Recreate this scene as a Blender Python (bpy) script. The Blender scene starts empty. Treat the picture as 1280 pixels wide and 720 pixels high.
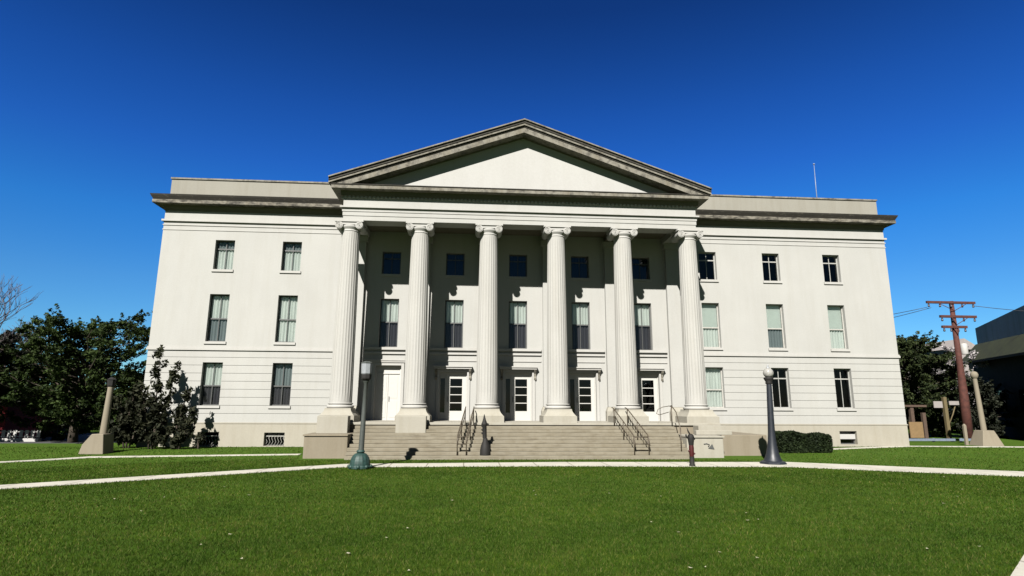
import bpy, math, random
import numpy as np
from mathutils import Vector, Matrix
random.seed(7); RNG = np.random.default_rng(7)
sc = bpy.context.scene
col = sc.collection
PI = math.pi

# ------------------------------------------------------------------ helpers
class MB:
    def __init__(s): s.v = []; s.f = []; s.sm = []
    def add(s, vs, fs, smooth=False):
        n = len(s.v); s.v += [tuple(p) for p in vs]
        for f in fs: s.f.append([n+i for i in f]); s.sm.append(smooth)
        return s
    def box(s, x0, x1, y0, y1, z0, z1):
        if x0 > x1: x0, x1 = x1, x0
        if y0 > y1: y0, y1 = y1, y0
        if z0 > z1: z0, z1 = z1, z0
        return s.add([(x0,y0,z0),(x1,y0,z0),(x1,y1,z0),(x0,y1,z0),(x0,y0,z1),(x1,y0,z1),(x1,y1,z1),(x0,y1,z1)],
              [(0,3,2,1),(4,5,6,7),(0,1,5,4),(1,2,6,5),(2,3,7,6),(3,0,4,7)])
    def frustum(s, a, za, b, zb):      # a,b = (x0,x1,y0,y1)
        return s.add([(a[0],a[2],za),(a[1],a[2],za),(a[1],a[3],za),(a[0],a[3],za),(b[0],b[2],zb),(b[1],b[2],zb),(b[1],b[3],zb),(b[0],b[3],zb)],
              [(0,3,2,1),(4,5,6,7),(0,1,5,4),(1,2,6,5),(2,3,7,6),(3,0,4,7)])
    def prism_y(s, pts, y0, y1):       # pts (x,z) counter-clockwise seen from -Y
        n = len(pts)
        vs = [(x,y0,z) for x,z in pts]+[(x,y1,z) for x,z in pts]
        fs = [tuple(range(n)), tuple(range(2*n-1, n-1, -1))]
        for i in range(n):
            j = (i+1) % n; fs.append((i, i+n, j+n, j))
        return s.add(vs, fs)
    def prism_x(s, pts, x0, x1):       # pts (y,z)
        n = len(pts)
        vs = [(x0,y,z) for y,z in pts]+[(x1,y,z) for y,z in pts]
        fs = [tuple(range(n-1,-1,-1)), tuple(range(n, 2*n))]
        for i in range(n):
            j = (i+1) % n; fs.append((i, j, j+n, i+n))
        return s.add(vs, fs)
    def lathe(s, prof, c=(0,0), seg=24, smooth=True, off=(0,0)):
        # prof (r,z); off leans the axis per metre of z
        vs = []; fs = []
        for r, z in prof:
            for k in range(seg):
                a = 2*PI*k/seg; vs.append((c[0]+off[0]*z+r*math.cos(a), c[1]+off[1]*z+r*math.sin(a), z))
        m = len(prof)
        for i in range(m-1):
            for k in range(seg):
                q = (k+1) % seg; fs.append((i*seg+k, i*seg+q, (i+1)*seg+q, (i+1)*seg+k))
        s.add(vs, fs, smooth)
        s.add(vs[:seg], [tuple(range(seg-1,-1,-1))]); s.add(vs[-seg:], [tuple(range(seg))])
        return s
    def tube(s, pts, rad, seg=8, smooth=True):
        if not hasattr(rad, '__len__'): rad = [rad]*len(pts)
        vs = []; fs = []; pts = [Vector(p) for p in pts]; m = len(pts); prev = None
        for i, p in enumerate(pts):
            d = (pts[min(i+1,m-1)]-pts[max(i-1,0)]).normalized()
            if prev is None:
                t = Vector((0,0,1)) if abs(d.z) < .9 else Vector((1,0,0)); a = d.cross(t).normalized()
            else:
                a = (prev - d*prev.dot(d)).normalized()
            prev = a; b = d.cross(a)
            for k in range(seg):
                w = 2*PI*k/seg; vs.append(p+(a*math.cos(w)+b*math.sin(w))*rad[i])
        for i in range(m-1):
            for k in range(seg):
                q = (k+1) % seg; fs.append((i*seg+k, i*seg+q, (i+1)*seg+q, (i+1)*seg+k))
        fs.append(tuple(range(seg-1,-1,-1))); fs.append(tuple((m-1)*seg+k for k in range(seg)))
        return s.add(vs, fs, smooth)
    def sphere(s, c, r, sx=1, sy=1, sz=1, seg=16, rings=10):
        vs = []; fs = []
        for i in range(1, rings):
            t = PI*i/rings
            for k in range(seg):
                a = 2*PI*k/seg; vs.append((c[0]+r*sx*math.sin(t)*math.cos(a), c[1]+r*sy*math.sin(t)*math.sin(a), c[2]-r*sz*math.cos(t)))
        n = len(vs); vs += [(c[0],c[1],c[2]-r*sz),(c[0],c[1],c[2]+r*sz)]
        for i in range(rings-2):
            for k in range(seg):
                q = (k+1) % seg; fs.append((i*seg+k, i*seg+q, (i+1)*seg+q, (i+1)*seg+k))
        for k in range(seg):
            q = (k+1) % seg; fs.append((n, q, k)); fs.append((n+1, (rings-2)*seg+k, (rings-2)*seg+q))
        return s.add(vs, fs, True)
    def build(s, name, mat, parent=None, bevel=0, loc=None):
        me = bpy.data.meshes.new(name); me.from_pydata(s.v, [], s.f)
        me.polygons.foreach_set('use_smooth', s.sm); me.update()
        o = bpy.data.objects.new(name, me); col.objects.link(o)
        me.materials.append(mat)
        if parent: o.parent = parent
        if loc: o.location = loc
        if bevel:
            b = o.modifiers.new('bevel', 'BEVEL'); b.width = bevel; b.segments = 2; b.limit_method = 'ANGLE'; b.angle_limit = .7
        return o

def tag(o, label=None, cat=None, group=None, kind=None):
    if label: o['label'] = label
    if cat: o['category'] = cat
    if group: o['group'] = group
    if kind: o['kind'] = kind
    return o
def empty(name, loc=(0,0,0), label=None, cat=None, group=None, rz=0):
    o = bpy.data.objects.new(name, None); col.objects.link(o); o.location = loc; o.rotation_euler = (0,0,rz)
    o.empty_display_size = .3
    return tag(o, label, cat, group)

# ------------------------------------------------------------------ materials
class NT:
    def __init__(s, name):
        s.m = bpy.data.materials.new(name); s.m.use_nodes = True; s.t = s.m.node_tree; s.n = s.t.nodes; s.l = s.t.links
        s.b = s.n['Principled BSDF']; s.out = s.n['Material Output']
        s.tc = s.n.new('ShaderNodeTexCoord')
        s.b.inputs['Specular IOR Level'].default_value = .3
    def mapping(s, scale=(1,1,1), src='Object'):
        mp = s.n.new('ShaderNodeMapping'); mp.inputs['Scale'].default_value = scale; s.l.new(s.tc.outputs[src], mp.inputs[0]); return mp.outputs[0]
    def noise(s, scale, detail=4, rough=.6, vec=None, dist=0):
        n = s.n.new('ShaderNodeTexNoise'); n.inputs['Scale'].default_value = scale; n.inputs['Detail'].default_value = detail
        n.inputs['Roughness'].default_value = rough; n.inputs['Distortion'].default_value = dist
        s.l.new(vec if vec is not None else s.mapping(), n.inputs['Vector']); return n.outputs['Fac']
    def ramp(s, fac, stops):
        r = s.n.new('ShaderNodeValToRGB'); e = r.color_ramp.elements
        e[0].position = stops[0][0]; e[0].color = (*stops[0][1], 1); e[1].position = stops[-1][0]; e[1].color = (*stops[-1][1], 1)
        for p, c in stops[1:-1]:
            k = e.new(p); k.color = (*c, 1)
        s.l.new(fac, r.inputs[0]); return r.outputs[0]
    def mix(s, fac, a, b, mode='MIX'):
        m = s.n.new('ShaderNodeMix'); m.data_type = 'RGBA'; m.blend_type = mode
        for i, v in ((0, fac), (6, a), (7, b)):
            if isinstance(v, (int, float)): m.inputs[i].default_value = v
            elif isinstance(v, tuple): m.inputs[i].default_value = (*v, 1)
            else: s.l.new(v, m.inputs[i])
        return m.outputs[2]
    def bump(s, h, strength=.3, dist=.01):
        b = s.n.new('ShaderNodeBump'); b.inputs['Strength'].default_value = strength; b.inputs['Distance'].default_value = dist
        s.l.new(h, b.inputs['Height']); s.l.new(b.outputs[0], s.b.inputs['Normal'])
    def fin(s, c, rough=.8, metal=0):
        if isinstance(c, tuple): s.b.inputs['Base Color'].default_value = (*c, 1)
        else: s.l.new(c, s.b.inputs['Base Color'])
        s.b.inputs['Roughness'].default_value = rough; s.b.inputs['Metallic'].default_value = metal
        return s.m
def g(c, k): return tuple(x*k for x in c)

KA = .62    # albedo trim that goes with the exposure
def stone(name, c, var=.10, streak=.10, dirt=None, rough=.85):
    t = NT(name); c = g(c, KA)
    if dirt: dirt = (g(dirt[0], KA), *dirt[1:])
    big = t.ramp(t.noise(.35, 5), [(.3, g(c, 1-var)), (.7, g(c, 1+var*.4))])
    st = t.noise(1.0, 6, .65, t.mapping((2.2, 2.2, .22)))
    c2 = t.mix(t.ramp(st, [(.45, (0,0,0)), (.75, (streak*4,)*3)]), big, g((c[0]*.72, c[1]*.68, c[2]*.6), 1))
    fine = t.ramp(t.noise(14, 6, .7), [(.3, (.93,.93,.93)), (.7, (1.03,1.03,1.03))])
    c3 = t.mix(1.0, c2, fine, 'MULTIPLY')
    if dirt:
        d = t.noise(dirt[1], 6, .7, t.mapping((1, 1, dirt[3] if len(dirt) > 3 else 1)))
        c3 = t.mix(t.ramp(d, [(dirt[2]-.1, (0,0,0)), (dirt[2]+.12, (1,1,1))]), c3, dirt[0])
    t.bump(t.noise(30, 6, .7), .25, .01)
    return t.fin(c3, rough)
M = {}
WC = (.665,.625,.520)
M['wall'] = stone('painted_limestone', (.348,.346,.326), .06, .05)
M['shaft'] = stone('column_limestone', (.350,.344,.322), .06, .08)
M['trim'] = stone('trim_limestone', (.365,.360,.340), .05, .06)
M['basew'] = stone('basement_limestone', (.300,.280,.230), .07, .10)
M['pedi'] = stone('tympanum_stucco', (.372,.368,.350), .04, .04)
M['parapet'] = stone('parapet_stucco', (0.231,0.222,0.189), .06, .10)
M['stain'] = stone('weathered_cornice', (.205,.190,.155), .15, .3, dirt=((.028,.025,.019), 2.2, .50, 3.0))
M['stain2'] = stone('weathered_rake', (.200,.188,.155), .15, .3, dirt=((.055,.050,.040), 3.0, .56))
M['dark_cyma'] = stone('blackened_cyma_and_shade', (.026,.023,.017), .3, .1, dirt=((.13,.12,.09), 4.0, .66, 2.5))
M['steps'] = stone('step_stone', (0.199,0.178,0.132), .12, .2, dirt=((0.112,0.095,0.063), 1.6, .60, 8.0))
M['cheek'] = stone('cheek_stone', (0.194,0.167,0.122), .08, .15)
M['plinth'] = stone('plinth_stone', (.29,.275,.23), .08, .12)
def paving():
    t = NT('path_concrete'); c_ = (.275,.262,.225)
    big = t.ramp(t.noise(.8, 6, .7), [(.3, g(c_, .80)), (.7, g(c_, 1.08))]); stn = t.mix(t.ramp(t.noise(3.5, 6, .7), [(.55, (0,0,0)), (.75, (.55,.55,.55))]), big, (.13,.115,.085))
    wv = t.n.new('ShaderNodeTexWave'); wv.wave_type = 'BANDS'; wv.bands_direction = 'X'; wv.inputs['Scale'].default_value = .314*.66; t.l.new(t.mapping(), wv.inputs['Vector'])
    c2 = t.mix(t.ramp(wv.outputs['Fac'], [(0, (1,1,1)), (.004, (0,0,0))]), stn, (.09,.08,.06)); t.bump(t.noise(40, 5), .3, .01); return t.fin(c2, .9)
M['concrete'] = paving()
M['concrete_old'] = stone('path_concrete', (0.286,0.272,0.231), .08, .0, dirt=((0.203,0.182,0.14), 1.2, .66))
M['lampconc'] = stone('lamp_concrete', (0.203,0.176,0.13), .08, .12)
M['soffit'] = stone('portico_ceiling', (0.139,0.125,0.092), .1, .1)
M['house_white'] = stone('far_white_render', (0.254,0.231,0.222), .08, .15)
M['house_grey'] = stone('grey_cladding', (.50,.48,.49), .15, .25)

def simple(name, c, rough=.5, metal=0, var=.15, sc_=8, bump=.15):
    t = NT(name); c = g(c, KA); cc = t.ramp(t.noise(sc_, 5), [(.3, g(c, 1-var)), (.7, g(c, 1+var))]); t.bump(t.noise(sc_*4, 4), bump, .005)
    return t.fin(cc, rough, metal)
M['iron'] = simple('black_iron', (.009,.008,.007), .75)
M['rail'] = simple('bronze_rail', (.075,.060,.042), .5, .2)
M['patina'] = simple('green_patina', (.016,.042,.036), .55, 0, .4, 10)
M['bluegrey'] = simple('blue_grey_paint', (.015,.018,.024), .45, 0, .2, 6)
M['polegrey'] = simple('grey_green_paint', (.055,.062,.057), .5)
M['cap'] = simple('lantern_grey_glass', (0.238,0.252,0.266), .3)
M['globe'] = simple('milky_globe', (0.294,0.287,0.266), .25, 0, .25, 14)
M['red'] = simple('dark_red_paint', (.05,.006,.007), .5)
M['redwall'] = simple('deep_red_wall', (.16,.004,.008), .8)
M['pole_wood'] = simple('red_brown_wood', (.065,.020,.014), .85, 0, .35, 5, .5)
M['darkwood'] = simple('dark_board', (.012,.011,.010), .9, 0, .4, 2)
M['moss'] = simple('mossy_roof', (.016,.021,.005), .95, 0, .4, 1.5, .4)
M['tan'] = simple('tan_board', (.17,.11,.05), .8)
M['brown'] = simple('brown_post', (.07,.045,.032), .85)
M['ochre'] = simple('ochre_post', (.11,.085,.04), .8)
M['railblue'] = simple('pale_blue_rail', (.13,.16,.21), .5)
M['white'] = simple('white_paint', (0.364,0.357,0.343), .6, 0, .05)
M['doorwhite'] = simple('door_white', (0.42,0.413,0.385), .5, 0, .03)
M['frame_dark'] = simple('dark_sash', (.07,.072,.07), .5)
M['frame_mid'] = simple('grey_sash', (.30,.30,.28), .5)
M['frame_light'] = simple('pale_sash', (0.35,0.343,0.315), .5)
M['blind'] = simple('pale_blind', (.80,.86,.78), .8, 0, .05, 3)
M['roof'] = simple('roof_gravel', (.20,.19,.17), .95)
M['insulator'] = simple('insulator', (.05,.04,.05), .3)
M['wire'] = simple('wire', (.03,.03,.035), .6)
M['leaf_litter'] = simple('dry_leaf', (.36,.34,.24), .8, 0, .2)
M['bark'] = simple('bark', (.05,.038,.028), .95, 0, .4, 10, .6)
M['twig'] = simple('grey_twig', (.075,.062,.065), .95, 0, .3, 10)
M['asphalt'] = simple('street_asphalt', (.05,.05,.052), .9, 0, .2, 3)
M['interior'] = simple('room_wall', (.10,.095,.085), .9)

def curtain_mat(name, c):
    t = NT(name); cc = t.ramp(t.noise(1, 4, .5, t.mapping((7, 7, .5))), [(.3, g(c, .82)), (.7, g(c, 1.05))])
    m = t.fin(cc, .9); return m
M['curtain'] = curtain_mat('white_curtain', (.60,.625,.575)); M['curtain_grey'] = curtain_mat('grey_curtain', (.20,.23,.23)); M['curtain_dark'] = curtain_mat('plum_curtain', (.055,.052,.060))
def glass_mat(name, tint, refl):
    t = NT(name); t.n.remove(t.b)
    tr = t.n.new('ShaderNodeBsdfTransparent'); tr.inputs[0].default_value = (*tint, 1)
    gl = t.n.new('ShaderNodeBsdfGlossy'); gl.inputs['Roughness'].default_value = .04; gl.inputs[0].default_value = (.9,.95,1,1)
    bp = t.n.new('ShaderNodeBump'); bp.inputs['Strength'].default_value = .12; bp.inputs['Distance'].default_value = .02
    t.l.new(t.noise(1.6, 2), bp.inputs['Height']); t.l.new(bp.outputs[0], gl.inputs['Normal'])
    mx = t.n.new('ShaderNodeMixShader'); lw = t.n.new('ShaderNodeFresnel'); lw.inputs[0].default_value = 1.5
    ad = t.n.new('ShaderNodeMath'); ad.operation = 'MULTIPLY_ADD'; ad.inputs[1].default_value = .75; ad.inputs[2].default_value = refl
    t.l.new(lw.outputs[0], ad.inputs[0]); t.l.new(ad.outputs[0], mx.inputs[0]); t.l.new(tr.outputs[0], mx.inputs[1]); t.l.new(gl.outputs[0], mx.inputs[2])
    t.l.new(mx.outputs[0], t.out.inputs[0]); return t.m
M['glass'] = glass_mat('window_glass', (.95,.985,.98), .0)
M['glass_dark'] = glass_mat('tinted_glass', (.10,.12,.14), .01)

def leaf_mat(name, c1, c2, trans=.25, rough=.6):
    t = NT(name); geo = t.n.new('ShaderNodeNewGeometry'); c1, c2 = g(c1, .52), g(c2, .52)
    cc = t.ramp(geo.outputs['Random Per Island'], [(0, c1), (1, c2)])
    n = t.ramp(t.noise(.7, 3), [(.35, (.65,.65,.65)), (.65, (1.2,1.2,1.2))])
    cc = t.mix(1.0, cc, n, 'MULTIPLY')
    m = t.fin(cc, .75); t.b.inputs['Specular IOR Level'].default_value = .12
    tl = t.n.new('ShaderNodeBsdfTranslucent'); t.l.new(cc, tl.inputs[0])
    mx = t.n.new('ShaderNodeMixShader'); mx.inputs[0].default_value = trans
    t.l.new(t.b.outputs[0], mx.inputs[1]); t.l.new(tl.outputs[0], mx.inputs[2]); t.l.new(mx.outputs[0], t.out.inputs[0]); return m
M['ever'] = leaf_mat('cedar_leaf', (.012,.026,.005), (.045,.070,.014), .18)
M['ever2'] = leaf_mat('holly_leaf', (.008,.012,.007), (.030,.034,.020), .1, .45)
M['shrubleaf'] = leaf_mat('magnolia_leaf', (.010,.014,.006), (.036,.038,.018), .08, .4)
M['oak'] = leaf_mat('oak_leaf', (.012,.022,.007), (.045,.06,.018), .15)
M['hedge'] = leaf_mat('hedge_leaf', (.008,.016,.005), (.022,.035,.010), .1)
M['blossom'] = leaf_mat('pale_blossom', (.35,.32,.33), (.7,.66,.66), .2)

# lawn
t = NT('lawn_soil')
c = t.ramp(t.noise(.25, 4), [(.3, (.018,.042,.004)), (.7, (.030,.060,.006))])
c = t.mix(t.ramp(t.noise(9, 6, .75, t.mapping((.6,1.6,1))), [(.35, (0,0,0)), (.7, (.8,.8,.8))]), c, (.045,.075,.010))
c = t.mix(t.ramp(t.noise(3.0, 6, .7), [(.60, (0,0,0)), (.78, (.35,.35,.35))]), c, (.07,.065,.02))
t.bump(t.noise(40, 5, .8), .8, .03); M['lawn'] = t.fin(c, .95); t.b.inputs['Specular IOR Level'].default_value = .05
t = NT('grass_blade'); geo = t.n.new('ShaderNodeNewGeometry')
c = t.ramp(geo.outputs['Random Per Island'], [(0, (.020,.054,.004)), (.55, (.042,.086,.006)), (.86, (.074,.118,.014)), (1, (.20,.19,.08))])
c = t.mix(1.0, c, t.ramp(t.noise(.33, 4, .6), [(.3, (.34,.40,.36)), (.7, (.76,.71,.70))]), 'MULTIPLY')
c = t.mix(t.ramp(t.noise(1.1, 6, .75), [(.56, (0,0,0)), (.74, (.40,.40,.40))]), c, (.11,.105,.028))
c = t.mix(1.0, c, t.ramp(t.noise(2.6, 4, .7, t.mapping((.5,1.5,1))), [(.3, (.62,.64,.62)), (.7, (1.32,1.24,1.1))]), 'MULTIPLY')
m = t.fin(c, .9); t.b.inputs['Specular IOR Level'].default_value = .05; tl = t.n.new('ShaderNodeBsdfTranslucent'); t.l.new(c, tl.inputs[0]); mx = t.n.new('ShaderNodeMixShader'); mx.inputs[0].default_value = .3
t.l.new(t.b.outputs[0], mx.inputs[1]); t.l.new(tl.outputs[0], mx.inputs[2]); t.l.new(mx.outputs[0], t.out.inputs[0]); M['blade'] = m

# ------------------------------------------------------------------ camera
yaw, pitch, roll, F = -0.0742, 0.1972, 0.0048, 736.4575
CP = Vector((-2.9457, -34.7085, 2.45))
cy_, sy_, cp_, sp_ = math.cos(yaw), math.sin(yaw), math.cos(pitch), math.sin(pitch)
fw = Vector((-sy_*cp_, cy_*cp_, sp_)); r_ = Vector((cy_, sy_, 0)); u_ = r_.cross(fw)
Rv = r_*math.cos(roll)+u_*math.sin(roll); Uv = u_*math.cos(roll)-r_*math.sin(roll)
cam = bpy.data.cameras.new('camera'); co = bpy.data.objects.new('camera', cam); col.objects.link(co)
mw = Matrix((Rv, Uv, -fw)).transposed().to_4x4(); mw.translation = CP; co.matrix_world = mw
cam.sensor_width = 36; cam.lens = F/1280*36; cam.clip_end = 3000; sc.camera = co

# ------------------------------------------------------------------ light
AZ, EL = math.radians(20.5), math.radians(39)
sd = Vector((-math.sin(AZ)*math.cos(EL), -math.cos(AZ)*math.cos(EL), math.sin(EL)))
sun = bpy.data.lights.new('sun', 'SUN'); sun.energy = 5.0; sun.angle = math.radians(.53); sun.color = (1, .962, .90)
so = bpy.data.objects.new('sun', sun); col.objects.link(so); so.rotation_euler = sd.to_track_quat('Z', 'Y').to_euler(); so.location = (-20,-50,40)
w = bpy.data.worlds.new('World'); sc.world = w; w.use_nodes = True; nt = w.node_tree
bg = nt.nodes['Background']; sky = nt.nodes.new('ShaderNodeTexSky'); sky.sky_type = 'NISHITA'; sky.sun_disc = False
sky.sun_elevation = EL; sky.sun_rotation = math.atan2(sd.x, sd.y); sky.altitude = 600; sky.air_density = 1.0; sky.dust_density = .0; sky.ozone_density = 5.0
hs = nt.nodes.new('ShaderNodeHueSaturation'); hs.inputs['Saturation'].default_value = 1.22; hs.inputs['Value'].default_value = .415
gm = nt.nodes.new('ShaderNodeGamma'); gm.inputs[1].default_value = 1.0
nt.links.new(sky.outputs[0], hs.inputs['Color']); nt.links.new(hs.outputs[0], gm.inputs[0]); 
wtc = nt.nodes.new('ShaderNodeTexCoord'); wsp = nt.nodes.new('ShaderNodeSeparateXYZ'); wrp = nt.nodes.new('ShaderNodeValToRGB'); wml = nt.nodes.new('ShaderNodeMix')
wml.data_type = 'RGBA'; wml.blend_type = 'MULTIPLY'; wml.inputs[0].default_value = 1; wml.clamp_result = False
nt.links.new(wtc.outputs['Generated'], wsp.inputs[0]); nt.links.new(wsp.outputs['Z'], wrp.inputs[0]); e = wrp.color_ramp.elements
st_ = [(0, (.9,1.4,1.5)), (.18, (.95,1.50,1.80)), (.275, (.65,1.50,2.05)), (.37, (.58,1.16,1.98)), (.455, (.50,.96,1.72)), (.59, (.36,.60,1.10)), (1, (.35,.45,.85))]
e[0].position, e[0].color = st_[0][0], (*[v/2.05 for v in st_[0][1]], 1); e[1].position, e[1].color = 1, (*[v/2.05 for v in st_[-1][1]], 1)
for p_, c_ in st_[1:-1]: k_ = e.new(p_); k_.color = (*[v/2.05 for v in c_], 1)
nt.links.new(gm.outputs[0], wml.inputs[6]); 
# sky behind the camera is dimmed to deepen the shade; north sky tinted blue
wmr = nt.nodes.new('ShaderNodeMapRange'); wmr.inputs['From Min'].default_value = -.1; wmr.inputs['From Max'].default_value = .45; nt.links.new(wsp.outputs['Y'], wmr.inputs['Value'])
wmx = nt.nodes.new('ShaderNodeMix'); wmx.data_type = 'RGBA'; nt.links.new(wmr.outputs[0], wmx.inputs[0]); wmx.inputs[6].default_value = (.30,.28,.26,1); nt.links.new(wrp.outputs[0], wmx.inputs[7])
nt.links.new(wmx.outputs[2], wml.inputs[7])
gn = nt.nodes.new('ShaderNodeVectorMath'); gn.operation = 'SCALE'; gn.inputs['Scale'].default_value = 2.05; nt.links.new(wml.outputs[2], gn.inputs[0])
nt.links.new(gn.outputs[0], bg.inputs[0]); bg.inputs[1].default_value = .05
sc.view_settings.view_transform = 'Standard'; sc.view_settings.look = 'None'; sc.view_settings.exposure = 1.71; sc.view_settings.gamma = 1

# ------------------------------------------------------------------ ground, paths
def gz(x, y):
    t_ = min(max((y+7.0)/6.0, 0), 1); return .15*t_*t_*(3-2*t_)
def gzn(x, y):
    t_ = np.clip((y+7.0)/6.0, 0, 1); return .15*t_*t_*(3-2*t_)
ys = [-400,-120,-60,-45] + [-40+.75*i for i in range(int(60/.75))] + [25,40,80,200,900]
xs = [-900,-200,-80,-50] + [-44+4*i for i in range(23)] + [50,80,200,900]
b = MB(); vs = [(x,y,gz(x,y)) for y in ys for x in xs]; n = len(xs)
b.add(vs, [(j*n+i, j*n+i+1, (j+1)*n+i+1, (j+1)*n+i) for j in range(len(ys)-1) for i in range(n-1)], True)
tag(b.build('ground', M['lawn']), kind='structure')

PATHS = []
def strip(name, far, near, lift=.02, mat='concrete', thick=.1, sub=6):
    # far and near edges as matching polylines; a real slab following the ground
    def dens(p):
        o = []
        for a, b_ in zip(p, p[1:]):
            for i in range(sub): o.append((a[0]+(b_[0]-a[0])*i/sub, a[1]+(b_[1]-a[1])*i/sub))
        return o+[p[-1]]
    A, B = dens(far), dens(near); m = MB(); vs = []
    for (ax, ay), (bx, by) in zip(A, B):
        vs += [(ax,ay,gz(ax,ay)+lift), (bx,by,gz(bx,by)+lift), (ax,ay,gz(ax,ay)-thick), (bx,by,gz(bx,by)-thick)]
    fs = []
    for i in range(len(A)-1):
        q = 4*i; fs += [(q, q+1, q+5, q+4), (q, q+4, q+6, q+2), (q+1, q+3, q+7, q+5)]
    fs += [(0,2,3,1), (4*len(A)-4, 4*len(A)-3, 4*len(A)-1, 4*len(A)-2)]
    m.add(vs, fs); PATHS.append((far, near)); return tag(m.build(name, M[mat]), kind='structure')
strip('front_walk', [(-37,-29.0),(-17.02,-14.89),(-8.04,-8.54),(1.22,-7.86),(11.56,-8.11),(18.85,-12.26),(40,-24.5)],
      [(-35,-30.6),(-16.35,-15.78),(-7.85,-9.75),(.94,-9.61),(10.41,-10.19),(17.33,-13.79),(39,-26.4)])
strip('side_walk', [(-60,-8.9),(-22.6,-7.0),(-20.3,-5.0),(-11.0,-4.05)], [(-60,-9.9),(-22.5,-7.6),(-20.0,-5.45),(-11.0,-4.45)])
strip('corner_pavement', [(5.19,-25.86),(6.49,-24.74),(9.5,-22.2),(22,-11.8)] if False else [(4.2,-26.7),(6.49,-24.74),(8.0,-23.4)], [(7.5,-30.5),(9.9,-28.0),(11.5,-26.5)])
strip('rear_walk', [(15.2,-2.45),(23.84,.55),(30.6,-.1),(60,-.8)], [(15.3,-2.95),(23.9,-.05),(30.5,-.85),(60,-1.8)])
strip('street', [(-120,16),(-24,16)], [(-120,3.0),(-24,3.0)], .012, 'asphalt')

# ------------------------------------------------------------------ courthouse
T = empty('courthouse', (0,0,0), 'large cream neoclassical building with six columns and a triangular pediment behind the lawn', 'building')
XL, XR, PX = -20.93, 23.65, 10.2
TH = .45
def wall(name, x0, x1, z0, z1, ops, grooves, mat, y0=0.0):
    m = MB(); zs = {z0, z1}
    for a, b_, c_, d in ops: zs |= {max(c_, z0), min(d, z1)}
    gs = []
    for gz_ in grooves:
        zs |= {gz_, gz_+.045}; gs.append((gz_, gz_+.045))
    zs = sorted(z for z in zs if z0 <= z <= z1)
    for a, b_ in zip(zs, zs[1:]):
        if b_-a < 1e-6: continue
        mid = (a+b_)/2; yy = y0+.022 if any(p < mid < q for p, q in gs) else y0
        cuts = sorted((o[0], o[1]) for o in ops if o[2] < mid < o[3]); x = x0
        for p, q in cuts:
            if p > x: m.box(x, p, yy, y0+TH, a, b_)
            x = q
        if x < x1: m.box(x, x1, yy, y0+TH, a, b_)
    return m.build(name, mat, T)
HW = .553
wx_l = [-17.32, -13.46]; wx_r = [11.86, 15.95, 19.92]
ROWS = {3: (10.17, 11.95), 2: (5.96, 8.71), 1: (2.38, 4.78)}
def ops_for(xs_):
    return [(x-HW, x+HW, *ROWS[r]) for x in xs_ for r in (1,2,3)]
bL = [(-17.75,-16.6,.2,.95), (-14.16,-13.05,.2,.92)]; bR = [(19.33,20.4,.28,1.05)]
gr = [1.47+.445*i for i in range(9)]
gr = [z for z in gr if z < 5.2]
def clip_ops(o, z0, z1): return [q for q in o if q[2] < z1 and q[3] > z0]
for (a, b_, wx, bs) in ((XL, -PX, wx_l, bL), (PX, XR, wx_r, bR)):
    o = ops_for(wx)
    wall('basement_wall', a, b_, -.3, 1.465, bs, [], M['basew'], -.02)
    wall('rusticated_wall', a, b_, 1.465, 5.30, clip_ops(o, 1.465, 5.30), gr[1:], M['wall'])
    wall('upper_wall', a, b_, 5.30, 14.3, clip_ops(o, 5.3, 14.3), [], M['wall'])
bays = [3.8*i for i in (-2,-1,0,1,2)]
po = []
for i, bx in enumerate(bays):
    po += [(bx-.55, bx+.55, 10.1, 11.5), (bx-.55, bx+.55, 5.75, 8.62)]
    po.append((bx-.62, bx+.84, 1.6, 4.66) if i == 0 else (bx-.74, bx+.84, 1.6, 4.32))
wall('portico_wall', -PX+.002, PX-.002, -.3, 14.3, po, [], M['wall'], .003)
# sides, back, roof
m = MB(); m.box(XL, XL+TH, TH+.002, 19, -.3, 14.3); m.box(XR-TH, XR, TH+.002, 19, -.3, 14.3); m.box(XL+TH, XR-TH, 18.6, 19, -.3, 14.3)
m.build('side_and_back_walls', M['wall'], T)
m = MB(); m.box(XL+.6, XR-.6, .7, 18.4, 14.1, 14.4); m.build('flat_roof', M['roof'], T)
m = MB()
m.box(XL+.46, XR-.46, 4.5, 4.6, .2, 14.0)
for z in (1.4, 5.0, 9.3): m.box(XL+.46, XR-.46, .46, 4.49, z, z+.12)
m.build('room_partitions', M['interior'], T)

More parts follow.
